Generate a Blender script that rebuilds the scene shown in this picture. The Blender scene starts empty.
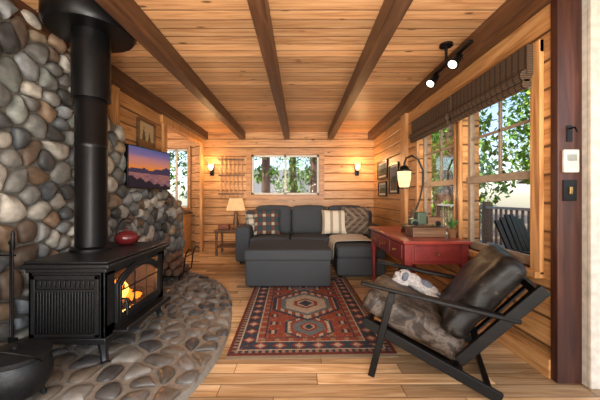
import bpy, math, random
from mathutils import Vector, Matrix, Euler, noise
random.seed(7)
R=random.random
def U(a,b): return a+(b-a)*R()
pi=math.pi

# ------------------------------------------------------------ materials
class G:
    def __init__(s,name):
        s.m=bpy.data.materials.new(name); s.m.use_nodes=True
        s.t=s.m.node_tree; s.t.nodes.clear()
        s.out=s.t.nodes.new('ShaderNodeOutputMaterial')
    def n(s,ty,ins=None,**kw):
        nd=s.t.nodes.new('ShaderNode'+ty)
        for k,v in kw.items(): setattr(nd,k,v)
        for k,v in (ins or {}).items(): s.set(nd,k,v)
        return nd
    def set(s,nd,k,v):
        i=nd.inputs[k]
        if hasattr(v,'node') : s.t.links.new(v,i)
        elif isinstance(v,tuple) and len(v)==3 and i.type=='RGBA': i.default_value=(*v,1)
        else: i.default_value=v
    def math(s,op,a,b=0.0,c=0.0):
        nd=s.n('Math',{0:a,1:b,2:c},operation=op); return nd.outputs[0]
    def mix(s,f,a,b,bt='MIX'):
        nd=s.n('Mix',data_type='RGBA',blend_type=bt)
        s.set(nd,0,f); s.set(nd,6,a); s.set(nd,7,b); return nd.outputs[2]
    def ramp(s,f,stops):
        nd=s.n('ValToRGB',{0:f}); e=nd.color_ramp.elements
        while len(e)<len(stops): e.new(0.5)
        for i,(p,c) in enumerate(stops):
            e[i].position=p; e[i].color=(*c,1)
        return nd.outputs[0]
    def fin(s,col,rough=.5,metal=0,bump=None,bs=.3,bd=.01,spec=.5,**kw):
        b=s.n('BsdfPrincipled',{'Base Color':col,'Roughness':rough,'Metallic':metal,'Specular IOR Level':spec})
        for k,v in kw.items(): s.set(b,k.replace('_',' '),v)
        if bump is not None:
            bb=s.n('Bump',{'Height':bump,'Strength':bs,'Distance':bd}); s.t.links.new(bb.outputs[0],b.inputs['Normal'])
        s.t.links.new(b.outputs[0],s.out.inputs[0]); return s.m

def simple(name,c,rough=.5,metal=0,var=.15,scale=20,bs=.1,**kw):
    g=G(name); tc=g.n('TexCoord').outputs['Object']
    nz=g.n('TexNoise',{'Vector':tc,'Scale':scale,'Detail':3.0}).outputs[0]
    d=tuple(x*(1-var) for x in c); l=tuple(min(1,x*(1+var)) for x in c)
    return g.fin(g.ramp(nz,[(.3,d),(.7,l)]),rough,metal,nz,bs,**kw)

def emis(name,c,st):
    g=G(name); tc=g.n('TexCoord').outputs['Object']
    nz=g.n('TexNoise',{'Vector':tc,'Scale':9.0}).outputs[0]
    col=g.ramp(nz,[(.3,tuple(x*.8 for x in c)),(.7,c)])
    e=g.n('Emission',{'Color':col,'Strength':st}); g.t.links.new(e.outputs[0],g.out.inputs[0]); return g.m

def wood(name,cs,grain='X',rough=.45,sc=1.0,bs=.15,spec=.5):
    g=G(name); tc=g.n('TexCoord').outputs['Object']
    s=[14*sc]*3; s['XYZ'.index(grain)]=.9*sc
    mp=g.n('Mapping',{'Vector':tc}); mp.inputs['Scale'].default_value=s
    nz=g.n('TexNoise',{'Vector':mp.outputs[0],'Scale':1.6,'Detail':6.0,'Distortion':1.2}).outputs[0]
    oi=g.n('ObjectInfo').outputs['Random']
    col=g.ramp(nz,[(.3,cs[0]),(.52,cs[1]),(.72,cs[2])])
    col=g.mix(1.0,col,g.ramp(oi,[(0,(.85,.85,.85)),(1,(1.1,1.1,1.1))]),'MULTIPLY')
    return g.fin(col,rough,0,nz,bs,spec=spec)

def planks(name,cs,grain,across,w,L=None,gap=.03,rough=.45,knots=True,var=.35,bd=.02,dark=(.05,.02,.008)):
    g=G(name); tc=g.n('TexCoord').outputs['Object']
    sp=g.n('SeparateXYZ',{0:tc})
    o={'X':sp.outputs[0],'Y':sp.outputs[1],'Z':sp.outputs[2]}
    u=o[grain]; v=o[across]
    third=[a for a in 'XYZ' if a not in (grain,across)][0]
    vs=g.math('MULTIPLY_ADD',v,1/w,100.0); iv=g.math('FLOOR',vs); fv=g.math('FRACT',vs)
    if L:
        r1=g.n('TexWhiteNoise',{'W':iv},noise_dimensions='1D').outputs[0]
        us=g.math('ADD',g.math('MULTIPLY_ADD',u,1/L,50.0),r1); iu=g.math('FLOOR',us); fu=g.math('FRACT',us)
    else: iu=0.0
    cid=g.n('CombineXYZ',{0:iv,1:iu,2:3.3}).outputs[0]
    wn=g.n('TexWhiteNoise',{'Vector':cid},noise_dimensions='3D'); rnd=wn.outputs[0]
    off=g.math('MULTIPLY',rnd,37.0)
    vec=g.n('CombineXYZ',{0:g.math('MULTIPLY_ADD',u,1.0,off),1:g.math('MULTIPLY_ADD',v,13.0,off),2:g.math('MULTIPLY',o[third],4.0)}).outputs[0]
    nz=g.n('TexNoise',{'Vector':vec,'Scale':1.5,'Detail':7.0,'Distortion':1.6}).outputs[0]
    col=g.ramp(nz,[(.28,cs[0]),(.5,cs[1]),(.75,cs[2])])
    br=g.ramp(rnd,[(0,(1-var,)*3),(1,(1+var*.4,)*3)])
    col=g.mix(1.0,col,br,'MULTIPLY')
    if knots:
        kv=g.n('CombineXYZ',{0:g.math('MULTIPLY_ADD',u,1.6,off),1:g.math('MULTIPLY_ADD',v,4.5,off),2:0.0}).outputs[0]
        vd=g.n('TexVoronoi',{'Vector':kv,'Scale':1.7}).outputs['Distance']
        km=g.ramp(vd,[(.07,(1,1,1)),(.13,(0,0,0))])
        col=g.mix(km,col,tuple(c*.22 for c in cs[1]))
    e=g.math('MINIMUM',fv,g.math('SUBTRACT',1.0,fv))
    gm=g.math('DIVIDE',e,gap)
    if L:
        e2=g.math('MINIMUM',fu,g.math('SUBTRACT',1.0,fu))
        gm=g.math('MINIMUM',gm,g.math('DIVIDE',e2,gap*w/L*.8))
    gm=g.math('MINIMUM',gm,1.0)
    col=g.mix(gm,dark,col)
    h=g.math('MULTIPLY_ADD',nz,.06,gm)
    return g.fin(col,rough,0,h,.6,bd)

def vcol(name,rough=.7,bs=.2,sc=150,emit=0,spec=.4,nsc=None,amp=1.0):
    g=G(name); a=g.n('Attribute',attribute_name='Col').outputs[0]
    tc=g.n('TexCoord').outputs['Object']
    nz=g.n('TexNoise',{'Vector':tc,'Scale':float(sc),'Detail':4.0}).outputs[0]
    if emit:
        e=g.n('Emission',{'Color':a,'Strength':emit}); g.t.links.new(e.outputs[0],g.out.inputs[0]); return g.m
    col=g.mix(1.0,a,g.ramp(nz,[(.3,(1-.28*amp,)*3),(.7,(1+.2*amp,)*3)]),'MULTIPLY')
    return g.fin(col,rough,0,nz,bs,spec=spec)

PINE=[(.32,.135,.042),(.55,.27,.095),(.70,.39,.165)]
m_wall_h=planks('pine_wall_planks',PINE,'X','Z',.185,gap=.075)
m_wall_hy=planks('pine_side_planks',PINE,'Y','Z',.185,gap=.075)
m_ceil=planks('pine_ceiling_planks',[(.48,.22,.090),(.71,.38,.17),(.84,.52,.27)],'X','Y',.125,gap=.07,var=.4,dark=(.10,.035,.012))
m_floor=planks('maple_floor_planks',[(.38,.21,.090),(.62,.40,.205),(.78,.58,.35)],'X','Y',.115,L=1.1,gap=.04,rough=.25,knots=False,var=.5,bd=.005,dark=(.13,.06,.025))
m_beam=wood('dark_beam_wood',[(.05,.02,.010),(.10,.042,.018),(.16,.072,.032)],'Y')
m_post=wood('dark_post_wood',[(.030,.009,.006),(.055,.017,.010),(.095,.032,.018)],'Z')
m_trimz=wood('pine_trim_vertical',PINE,'Z'); m_trimy=wood('pine_trim_lengthwise',PINE,'Y'); m_trimx=wood('pine_trim_crosswise',PINE,'X')
m_casx=wood('window_casing_wood',[(.26,.10,.03),(.45,.20,.06),(.62,.32,.12)],'X')
m_sash=simple('window_sash_paint',(.34,.26,.18),.5)
m_white=simple('cream_paint',(.62,.58,.50),.6,bs=.02)
m_grey=simple('weathered_grey_paint',(.36,.34,.31),.8,bs=.02)
m_iron=simple('black_cast_iron',(.022,.023,.025),.42,.6,scale=60,bs=.15)
m_black=simple('black_metal',(.012,.012,.013),.35,.7,bs=.03)
m_blackwood=wood('black_stained_wood',[(.003,.003,.003),(.005,.005,.005),(.010,.009,.009)],'X',.45,spec=.22)
m_sofa=simple('charcoal_upholstery',(.050,.055,.062),.9,scale=350,var=.35,bs=.3,spec=.2)
m_ott=simple('charcoal_ottoman_upholstery',(.046,.051,.057),.9,scale=350,var=.35,bs=.3,spec=.2)
m_red=simple('red_painted_wood',(.17,.014,.011),.4,scale=9,var=.3,bs=.04)
m_redtop=simple('worn_red_desk_top',(.23,.032,.020),.3,scale=5,var=.35,bs=.04)
m_brown=wood('walnut_brown_wood',[(.06,.025,.01),(.12,.055,.022),(.2,.1,.045)],'X')
m_brass=simple('aged_brass',(.35,.22,.08),.35,.9)
m_fab=vcol('patterned_fabric',.9,.3,300,spec=.15)
m_stone=vcol('river_stone',.55,.25,14,amp=1.5)
m_hstone=vcol('hearth_river_stone',.32,.15,12,amp=1.3)
m_mortar=simple('stone_mortar',(.15,.138,.118),.9,scale=40,bs=.5)
m_screen=vcol('television_picture',emit=.8)
m_leaf=vcol('leaf_foliage',.6,.1,5)
m_bark=wood('tree_bark',[(.06,.03,.018),(.15,.08,.05),(.27,.16,.1)],'Z',.9,.6,bs=.8)
m_glow=emis('warm_lamp_glass',(1,.60,.22),5)
m_bulb=emis('spot_bulb',(1,.85,.6),6)
m_flame=emis('fire_flame',(1,.20,.015),3.2)
m_flame2=emis('fire_core',(1,.48,.07),4.5)
m_redk=simple('dark_red_enamel',(.10,.010,.012),.2,bs=.01)
m_firebrick=simple('firebrick',(.10,.07,.05),.9)

g=G('window_glass'); lay=g.n('LayerWeight',{'Blend':.12}).outputs['Fresnel']
tcw=g.n('TexCoord').outputs['Object']; nzw=g.n('TexNoise',{'Vector':tcw,'Scale':3.0}).outputs[0]
gl=g.n('BsdfGlossy',{'Roughness':.02}); tr=g.n('BsdfTransparent'); 
ms=g.n('MixShader',{0:g.math('MULTIPLY',lay,g.math('MULTIPLY_ADD',nzw,.1,.3)),1:tr.outputs[0],2:gl.outputs[0]}); g.t.links.new(ms.outputs[0],g.out.inputs[0]); m_glass=g.m

g=G('mottled_leather'); tc=g.n('TexCoord').outputs['Object']
n1=g.n('TexNoise',{'Vector':tc,'Scale':9.0,'Detail':8.0,'Roughness':.65,'Distortion':.8}).outputs[0]
m_leather=g.fin(g.ramp(n1,[(.36,(.012,.009,.007)),(.48,(.040,.029,.022)),(.56,(.115,.090,.072)),(.68,(.027,.020,.016))]),.5,0,n1,.35,spec=.25)
g=G('dark_leather'); tc=g.n('TexCoord').outputs['Object']
n1=g.n('TexNoise',{'Vector':tc,'Scale':10.0,'Detail':8.0,'Roughness':.65,'Distortion':.5}).outputs[0]
m_leather2=g.fin(g.ramp(n1,[(.38,(.005,.0045,.0045)),(.54,(.013,.011,.010)),(.68,(.085,.072,.062))]),.42,0,n1,.35,spec=.22)
g=G('woven_bamboo'); tc=g.n('TexCoord').outputs['Object']; sp=g.n('SeparateXYZ',{0:tc})
w1=g.n('TexWave',{'Vector':tc,'Scale':28.0,'Distortion':1.5},bands_direction='Z').outputs[1]
w2=g.n('TexWave',{'Vector':tc,'Scale':5.0,'Distortion':.3},bands_direction='Y').outputs[1]
m_bam=g.fin(g.mix(g.ramp(w2,[(.8,(0,0,0)),(.92,(1,1,1))]),g.ramp(w1,[(.2,(.025,.014,.008)),(.8,(.12,.07,.036))]),(.016,.010,.007)),.7,0,w1,.4)

# ------------------------------------------------------------ mesh builder
class MB:
    def __init__(s): s.v=[];s.f=[];s.mi=[];s.c=[]
    def add(s,vs,fs,mi=0,col=None,T=None):
        o=len(s.v)
        if T is not None: vs=[T@Vector(p) for p in vs]
        s.v+= [tuple(p) for p in vs]
        for k,f in enumerate(fs):
            s.f.append(tuple(i+o for i in f)); s.mi.append(mi)
            s.c.append(col[k] if isinstance(col,list) else (col or (.5,.5,.5)))
        return s
    def box(s,x0,x1,y0,y1,z0,z1,mi=0,col=None,T=None):
        vs=[(x,y,z) for x in (x0,x1) for y in (y0,y1) for z in (z0,z1)]
        return s.add(vs,[(0,1,3,2),(4,6,7,5),(0,4,5,1),(2,3,7,6),(0,2,6,4),(1,5,7,3)],mi,col,T)
    def bar(s,p0,p1,w,t,side,mi=0,col=None):
        p0=Vector(p0);p1=Vector(p1);d=(p1-p0).normalized();a=Vector(side);a=(a-d*a.dot(d)).normalized();b=d.cross(a)
        vs=[p+a*i*w/2+b*j*t/2 for p in (p0,p1) for i,j in ((-1,-1),(1,-1),(1,1),(-1,1))]
        return s.add(vs,[(3,2,1,0),(4,5,6,7),(0,1,5,4),(1,2,6,5),(2,3,7,6),(3,0,4,7)],mi,col)
    def tube(s,pts,r,n=10,mi=0,col=None,T=None,caps=True):
        pts=[Vector(p) for p in pts]; k=len(pts)
        rs=r if isinstance(r,(list,tuple)) else [r]*k
        d0=(pts[1]-pts[0]).normalized(); up=Vector((0,0,1)) if abs(d0.z)<.9 else Vector((1,0,0))
        a=d0.cross(up).normalized(); vs=[]
        for i,p in enumerate(pts):
            d=(pts[min(i+1,k-1)]-pts[max(i-1,0)]).normalized()
            a=(a-d*a.dot(d)).normalized(); b=d.cross(a)
            for j in range(n):
                t=2*pi*j/n; vs.append(p+(a*math.cos(t)+b*math.sin(t))*rs[i])
        fs=[(i*n+j,i*n+(j+1)%n,(i+1)*n+(j+1)%n,(i+1)*n+j) for i in range(k-1) for j in range(n)]
        if caps: fs+=[tuple(range(n-1,-1,-1)),tuple((k-1)*n+j for j in range(n))]
        return s.add(vs,fs,mi,col,T)
    def cyl(s,p0,p1,r0,r1=None,n=20,mi=0,col=None): return s.tube([p0,p1],[r0,r0 if r1 is None else r1],n,mi,col)
    def ell(s,c,r,n=14,T=None):
        vs=[];fs=[];m=n//2
        for i in range(n):
            for j in range(m+1):
                t=2*pi*i/n;p=pi*j/m; vs.append((c[0]+r[0]*math.sin(p)*math.cos(t),c[1]+r[1]*math.sin(p)*math.sin(t),c[2]+r[2]*math.cos(p)))
        for i in range(n):
            for j in range(m): fs.append((i*(m+1)+j,i*(m+1)+j+1,((i+1)%n)*(m+1)+j+1,((i+1)%n)*(m+1)+j))
        return s.add(vs,fs,T=T)
    def lathe(s,prof,c=(0,0,0),n=28,mi=0,col=None,T=None):
        vs=[];k=len(prof)
        for r,z in prof:
            for j in range(n):
                t=2*pi*j/n; vs.append((c[0]+r*math.cos(t),c[1]+r*math.sin(t),c[2]+z))
        fs=[(i*n+j,i*n+(j+1)%n,(i+1)*n+(j+1)%n,(i+1)*n+j) for i in range(k-1) for j in range(n)]
        fs+=[tuple(range(n-1,-1,-1)),tuple((k-1)*n+j for j in range(n))]
        return s.add(vs,fs,mi,col,T)
    def rbox(s,c,size,r,puff=(0,0,0),n=12,mi=0,col=None,T=None,wr=0):
        h=[x/2 for x in size]; ts=[math.sin(pi/2*(2*i/n-1)) for i in range(n+1)]
        ids={};vs=[];fs=[]
        def vid(p):
            k=tuple(round(x,5) for x in p)
            if k in ids: return ids[k]
            q=[p[i]*h[i] for i in range(3)]
            inn=[max(-(h[i]-r),min(h[i]-r,q[i])) for i in range(3)]
            d=Vector([q[i]-inn[i] for i in range(3)])
            if d.length>1e-9: d=d.normalized()*r
            w=[inn[i]+d[i] for i in range(3)]; a=[w[i]/h[i] for i in range(3)]
            w=[w[i]+puff[i]*a[i]*(1-a[(i+1)%3]**2)*(1-a[(i+2)%3]**2) for i in range(3)]
            if wr:
                nn=noise.noise_vector(Vector(w)*9+Vector(c)*3); w=[w[i]+wr*nn[i] for i in range(3)]
            ids[k]=len(vs); vs.append(tuple(w)); return ids[k]
        for ax in range(3):
            for sg in (-1,1):
                for i in range(n):
                    for j in range(n):
                        qd=[]
                        for di,dj in ((0,0),(1,0),(1,1),(0,1)):
                            p=[0,0,0];p[ax]=sg;p[(ax+1)%3]=ts[i+di];p[(ax+2)%3]=ts[j+dj]; qd.append(vid(p))
                        if sg<0: qd.reverse()
                        fs.append(tuple(qd))
        TT=Matrix.Translation(c) if T is None else Matrix.Translation(c)@T
        return s.add(vs,fs,mi,col,TT)
    def ringplate(s,outer,inner,d,mi=0):
        n=len(outer);d=Vector(d);o=[Vector(p) for p in outer];i_=[Vector(p) for p in inner]
        vs=o+i_+[p+d for p in o]+[p+d for p in i_]
        fs=[]
        for k in range(n):
            m=(k+1)%n
            fs+=[(k,m,n+m,n+k),(2*n+k,3*n+k,3*n+m,2*n+m),(k,2*n+k,2*n+m,m),(n+k,n+m,3*n+m,3*n+k)]
        return s.add(vs,fs,mi)
    def pillow(s,w,h,t,T,cf,n=16,mi=0):
        vs=[];fs=[];cols=[]
        for sd in (1,-1):
            o=len(vs)
            for i in range(n+1):
                for j in range(n+1):
                    a=2*i/n-1;b=2*j/n-1
                    z=sd*t/2*(max(0,1-a**4)*max(0,1-b**4))**.45
                    vs.append((w/2*a*(1-.07*(1-b*b)*abs(a)),h/2*b*(1-.07*(1-a*a)*abs(b)),z))
            for i in range(n):
                for j in range(n):
                    q=[o+i*(n+1)+j,o+(i+1)*(n+1)+j,o+(i+1)*(n+1)+j+1,o+i*(n+1)+j+1]
                    if sd<0:q.reverse()
                    fs.append(tuple(q)); cols.append(cf(i/n,j/n))
        return s.add(vs,fs,mi,cols,T)
    def obj(s,name,mats,parent=None,smooth=True,bevel=0,label=None,cat=None,kind=None,group=None,local=False,org=None,solid=None,sub=0,ang=40,remesh=0):
        if not isinstance(mats,(list,tuple)): mats=[mats]
        loc=Vector((0,0,0))
        if parent is not None:
            if parent.type=='MESH': base=Vector(parent.parent.location)
            else: base=Vector(parent.location)
            off=Vector((0,0,0)) if local else base
        elif kind=='structure' or local: off=Vector((0,0,0))
        else:
            if org is None:
                xs=[p[0] for p in s.v];ys=[p[1] for p in s.v];zs=[p[2] for p in s.v]
                org=((min(xs)+max(xs))/2,(min(ys)+max(ys))/2,min(zs))
            off=Vector(org); loc=off
        me=bpy.data.meshes.new(name)
        me.from_pydata([(p[0]-off.x,p[1]-off.y,p[2]-off.z) for p in s.v],[],s.f)
        for m in mats: me.materials.append(m)
        me.polygons.foreach_set('material_index',s.mi)
        ca=me.color_attributes.new('Col','FLOAT_COLOR','CORNER'); buf=[]
        for p,c in zip(me.polygons,s.c): buf+= [c[0],c[1],c[2],1.0]*p.loop_total
        ca.data.foreach_set('color',buf)
        me.polygons.foreach_set('use_smooth',[smooth]*len(me.polygons))
        me.update()
        if smooth: me.set_sharp_from_angle(angle=math.radians(ang))
        ob=bpy.data.objects.new(name,me); bpy.context.scene.collection.objects.link(ob)
        ob.location=loc
        if parent is not None: ob.parent=parent
        if remesh:
            md=ob.modifiers.new('remesh','REMESH'); md.mode='VOXEL'; md.voxel_size=remesh; md.use_smooth_shade=True
            md=ob.modifiers.new('smooth','SMOOTH'); md.iterations=4
        if solid:
            md=ob.modifiers.new('solid','SOLIDIFY'); md.thickness=solid
        if bevel:
            md=ob.modifiers.new('bevel','BEVEL'); md.width=bevel; md.segments=2; md.limit_method='ANGLE'
        if sub:
            md=ob.modifiers.new('sub','SUBSURF'); md.levels=sub; md.render_levels=sub
        if label: ob['label']=label
        if cat: ob['category']=cat
        if kind: ob['kind']=kind
        if group: ob['group']=group
        return ob
def thing(name,label,cat,loc,rz=0,group=None):
    e=bpy.data.objects.new(name,None); e.empty_display_size=.1; e.location=loc; e.rotation_euler=(0,0,rz)
    bpy.context.scene.collection.objects.link(e); e['label']=label; e['category']=cat
    if group: e['group']=group
    return e
def light(name,ty,loc,power,color=(1,1,1),size=.1,rot=None,spot=None):
    l=bpy.data.lights.new(name,ty); l.energy=power; l.color=color
    if ty=='AREA': l.shape='RECTANGLE'; l.size=size[0]; l.size_y=size[1]
    elif ty=='SUN': l.angle=size
    else: l.shadow_soft_size=size
    if spot: l.spot_size=math.radians(spot); l.spot_blend=.9
    o=bpy.data.objects.new(name,l); o.location=loc
    if rot: o.rotation_euler=rot
    bpy.context.scene.collection.objects.link(o); return o
def aim(v): return Vector(v).to_track_quat('-Z','Y').to_euler()

# ------------------------------------------------------------ room shell
H=2.55; XR=1.6; XL=-2.1; YB=6.5
S='structure'
MB().box(-4.3,2.8,-1.6,YB+.1,-.12,0).obj('floor',m_floor,kind=S,smooth=False)
MB().box(-4.3,2.8,-1.6,YB+.1,H,H+.1).obj('ceiling',m_ceil,kind=S,smooth=False)
b=MB(); y0,y1=YB,YB+.14
def wall_y(b,x0,x1,holes):
    xs=x0
    for hx0,hx1,hz0,hz1 in holes:
        b.box(xs,hx0,y0,y1,0,H); b.box(hx0,hx1,y0,y1,0,hz0); b.box(hx0,hx1,y0,y1,hz1,H); xs=hx1
    b.box(xs,x1,y0,y1,0,H)
wall_y(b,-4.3,XR+.16,[(-2.97,-2.42,.92,2.2),(-1.05,.41,1.20,2.06)])
b.obj('wall_back',m_wall_h,kind=S,smooth=False)
b=MB(); 
for a,c in ((1.9,2.05),(2.95,3.07),(4.02,YB)): b.box(XR,XR+.16,a,c,0,H)
for a,c in ((2.05,2.95),(3.07,4.02)):
    b.box(XR,XR+.16,a,c,0,.66); b.box(XR,XR+.16,a,c,2.1,H)
b.obj('wall_right',m_wall_hy,kind=S,smooth=False)
b=MB(); b.box(XL-.12,XL,-1.6,4.62,0,H); b.box(XL-.12,XL,4.62,6.35,2.3,H); b.box(XL-.12,XL,6.35,YB,0,H)
b.obj('wall_left',m_wall_hy,kind=S,smooth=False)
MB().box(-4.42,-4.3,-1.6,YB+.1,0,H).obj('wall_nook',m_wall_hy,kind=S,smooth=False)
MB().box(1.74,2.8,1.82,1.9,0,H).obj('wall_entry',m_white,kind=S,smooth=False)
b=MB(); b.box(1.585,1.736,1.845,1.899,0,H); b.obj('trim_1',m_post,kind=S,bevel=.004,smooth=False)
b=MB(); b.box(1.738,1.83,1.79,1.819,0,H); b.obj('trim_2',m_white,kind=S,bevel=.006,smooth=False)
MB().box(1.545,1.6,4.42,4.62,0,H-.1).obj('trim_3',m_trimz,kind=S,bevel=.005,smooth=False)
b=MB(); b.box(-2.11,-2.06,4.55,4.67,0,2.36); b.box(-2.11,-2.06,6.30,6.42,0,2.36); b.box(-2.112,-2.055,4.5,6.45,2.27,2.4)
b.obj('trim_4',m_trimz,kind=S,bevel=.005,smooth=False)
MB().box(-2.1,-2.05,3.30,3.42,1.2,H).obj('trim_5',m_trimz,kind=S,bevel=.005,smooth=False)
MB().box(XL,XR,YB-.03,YB,2.44,2.55).obj('trim_6',m_trimx,kind=S,smooth=False)
MB().box(XL,XR,YB-.025,YB,0,.12).obj('baseboard_back',m_trimx,kind=S,smooth=False)
MB().box(XR-.025,XR,1.9,YB-.03,0,.12).obj('baseboard_right',m_trimy,kind=S,smooth=False)
for i,(x,w) in enumerate(((-2.17+.13,.12),(-1.235,.12),(-.28,.11),(.655,.12),(1.53,.13))):
    MB().box(x-w/2,x+w/2,-1.6,YB-.032,H-.165,H-.001).obj('ceiling_beam',m_beam,bevel=.008,smooth=False,label='dark stained timber beam under the plank ceiling',cat='beam',group='parallel ceiling beams')
def window_x(name,ya,yb,za,zb,x):
    e=thing(name,'double-hung wooden window in the plank wall','window',(x,(ya+yb)/2,za)); e['kind']=S
    b=MB(); c=.085
    b.box(x-.03,x,ya-c,ya,za-.02,zb+c); b.box(x-.03,x,yb,yb+c-.02,za-.02,zb+c); b.box(x-.032,x,ya-c,yb+c-.02,zb,zb+c)
    b.box(x-.06,x+.05,ya-c,yb+c-.02,za-.045,za)
    b.obj('casing',m_trimz,e,bevel=.004,smooth=False)
    b=MB(); t=.045; X0=x+.05;X1=x+.09; zm=(za+zb)/2-.07; ym=(ya+yb)/2
    b.box(X0,X1,ya,ya+t,za,zb);b.box(X0,X1,yb-t,yb,za,zb);b.box(X0,X1,ya,yb,za,za+t+.02);b.box(X0,X1,ya,yb,zb-t,zb)
    b.box(X0-.02,X1,ya,yb,zm-.03,zm+.03)
    sa=b.obj('sash',m_sash,e,smooth=False)
    b=MB(); b.box(X0+.01,X1-.01,ym-.011,ym+.011,zm,zb); zz=(zm+zb)/2; b.box(X0+.01,X1-.01,ya,yb,zz-.011,zz+.011)
    b.obj('muntin',m_sash,sa,smooth=False)
    MB().box(X0+.018,X0+.022,ya+.02,yb-.02,za+.02,zb-.02).obj('pane',m_glass,sa,smooth=False)
window_x('window_1',2.05,2.95,.66,2.1,XR); window_x('window_2',3.07,4.02,.66,2.1,XR)
def window_y(name,xa,xb,za,zb,y,mull,c,mt,ms_):
    e=thing(name,'wood-framed window in the plank wall','window',((xa+xb)/2,y,za)); e['kind']=S
    b=MB(); b.box(xa-c,xa,y-.04,y,za-c,zb+c); b.box(xb,xb+c,y-.04,y,za-c,zb+c); b.box(xa,xb,y-.04,y,zb,zb+c); b.box(xa,xb,y-.05,y,za-c,za)
    b.obj('casing',mt,e,bevel=.004,smooth=False)
    b=MB(); t=.04
    b.box(xa,xa+t,y+.04,y+.08,za,zb);b.box(xb-t,xb,y+.04,y+.08,za,zb);b.box(xa,xb,y+.04,y+.08,za,za+t);b.box(xa,xb,y+.04,y+.08,zb-t,zb)
    for m in mull: b.box(m-.02,m+.02,y+.04,y+.08,za,zb)
    sa=b.obj('sash',ms_,e,smooth=False)
    MB().box(xa+.02,xb-.02,y+.058,y+.062,za+.02,zb-.02).obj('pane',m_glass,sa,smooth=False)
window_y('window_3',-1.05,.41,1.20,2.06,YB,(-.32,),.11,m_casx,m_white)
window_y('window_4',-2.97,-2.42,.92,2.2,YB,(-2.7,),.06,m_casx,m_white)

for ya,yb in ((2.0,2.98),(3.03,4.08)):
    e=thing('bamboo_shade','rolled-up woven bamboo blind above the window','blind',(1.55,(ya+yb)/2,1.93),group='bamboo blinds')
    b=MB(); b.box(1.515,1.555,ya,yb,1.97,2.17); b.obj('valance',m_bam,e,smooth=False)
    b=MB(); b.cyl((1.515,ya+.01,1.965),(1.515,yb-.01,1.965),.04); b.cyl((1.52,ya+.01,1.91),(1.52,yb-.01,1.91),.032); b.obj('roll',m_bam,e)

# ------------------------------------------------------------ stones
def cells(pts,rad):
    out=[]
    for i,(x,y) in enumerate(pts):
        poly=[(x+rad*math.cos(t*pi/6),y+rad*math.sin(t*pi/6)) for t in range(12)]
        for j,(a,c) in enumerate(pts):
            if i==j: continue
            dx,dy=a-x,c-y
            if dx*dx+dy*dy>4*rad*rad: continue
            mx,my=(x+a)/2,(y+c)/2; new=[];n=len(poly)
            for k in range(n):
                p,q=poly[k],poly[(k+1)%n]
                sp=(p[0]-mx)*dx+(p[1]-my)*dy; sq=(q[0]-mx)*dx+(q[1]-my)*dy
                if sp<=0: new.append(p)
                if sp*sq<0:
                    t=sp/(sp-sq); new.append((p[0]+(q[0]-p[0])*t,p[1]+(q[1]-p[1])*t))
            poly=new
            if not poly: break
        out.append(poly)
    return out
def darts(x0,x1,y0,y1,rmin,rmax,tries,an=1.25):
    pts=[]
    for _ in range(tries):
        r=U(rmin,rmax)*(1 if R()<.75 else .7); x=U(x0,x1);y=U(y0,y1)
        if all((x-a)**2+((y-c)*an)**2>((r+q)**2) for a,c,q in pts): pts.append((x,y,r))
    return [(a,c) for a,c,_ in pts]
def stone(b,poly,cen,mapf,h,shrink,col,mi=0):
    cx=sum(p[0] for p in poly)/len(poly);cy=sum(p[1] for p in poly)/len(poly)
    P=poly
    for _ in range(3):
        Q=[];n=len(P)
        for k in range(n):
            p,q=P[k],P[(k+1)%n]
            Q+=[(p[0]*.75+q[0]*.25,p[1]*.75+q[1]*.25),(p[0]*.25+q[0]*.75,p[1]*.25+q[1]*.75)]
        P=Q
        if len(P)>26: break
    n=len(P); vs=[];
    for sc,hh in ((1,-.35),(1.0,.15),(.93,.55),(.74,.85),(.4,1.0)):
        for p in P:
            dx,dy=p[0]-cx,p[1]-cy; L=math.hypot(dx,dy)+1e-6; k=(1-shrink/L)*sc
            vs.append(mapf(cx+dx*k,cy+dy*k,hh*h))
    vs.append(mapf(cx,cy,h*1.03)); fs=[]
    for r in range(4):
        for k in range(n):
            m=(k+1)%n; fs.append((r*n+k,r*n+m,(r+1)*n+m,(r+1)*n+k))
    for k in range(n): fs.append((4*n+k,4*n+(k+1)%n,5*n))
    b.add(vs,fs,mi,col)
prof=[(1.2,0),(5.15,0),(5.15,.95),(4.8,1.12),(4.3,1.3),(3.7,1.6),(3.2,1.95),(2.84,2.15),(2.84,2.545),(1.2,2.545)]
def top(y):
    if y<2.84: return 2.5
    for (a,za),(c,zc) in ((( 2.84,2.15),(3.2,1.95)),((3.2,1.95),(3.7,1.6)),((3.7,1.6),(4.3,1.3)),((4.3,1.3),(4.8,1.12)),((4.8,1.12),(5.15,.95))):
        if a<=y<=c: return za+(zc-za)*(y-a)/(c-a)
    return -1
b=MB(); n=len(prof)
XS=-2.0
b.add([(XL,y,z) for y,z in prof]+[(XS,y,z) for y,z in prof],[tuple(range(n)),tuple(range(2*n-1,n-1,-1))]+[(i,i+n,(i+1)%n+n,(i+1)%n) for i in range(n)],1)
pts=darts(1.1,5.4,-.1,2.7,.045,.115,9000)
pal=[(.14,.136,.127),(.22,.215,.20),(.32,.30,.265),(.085,.093,.10),(.20,.135,.088),(.42,.39,.34),(.12,.135,.148),(.28,.22,.15),(.06,.06,.06),(.235,.25,.26),(.165,.165,.155),(.12,.085,.062),(.19,.205,.19)]
for (x,y),poly in zip(pts,cells(pts,.165)):
    if len(poly)<3: continue
    if 1.25<x<5.1 and .02<y<top(x)-.03 and all(q[1]<2.54 for q in poly):
        c=random.choice(pal); k=U(.8,1.2); c=tuple(v*k for v in c)
        stone(b,poly,(x,y),lambda u,v,h:(XS+h,u,v),U(.035,.07),.007,c)
b.obj('wall_stone_chimney',[m_stone,m_mortar],kind=S,ang=60)
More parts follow.
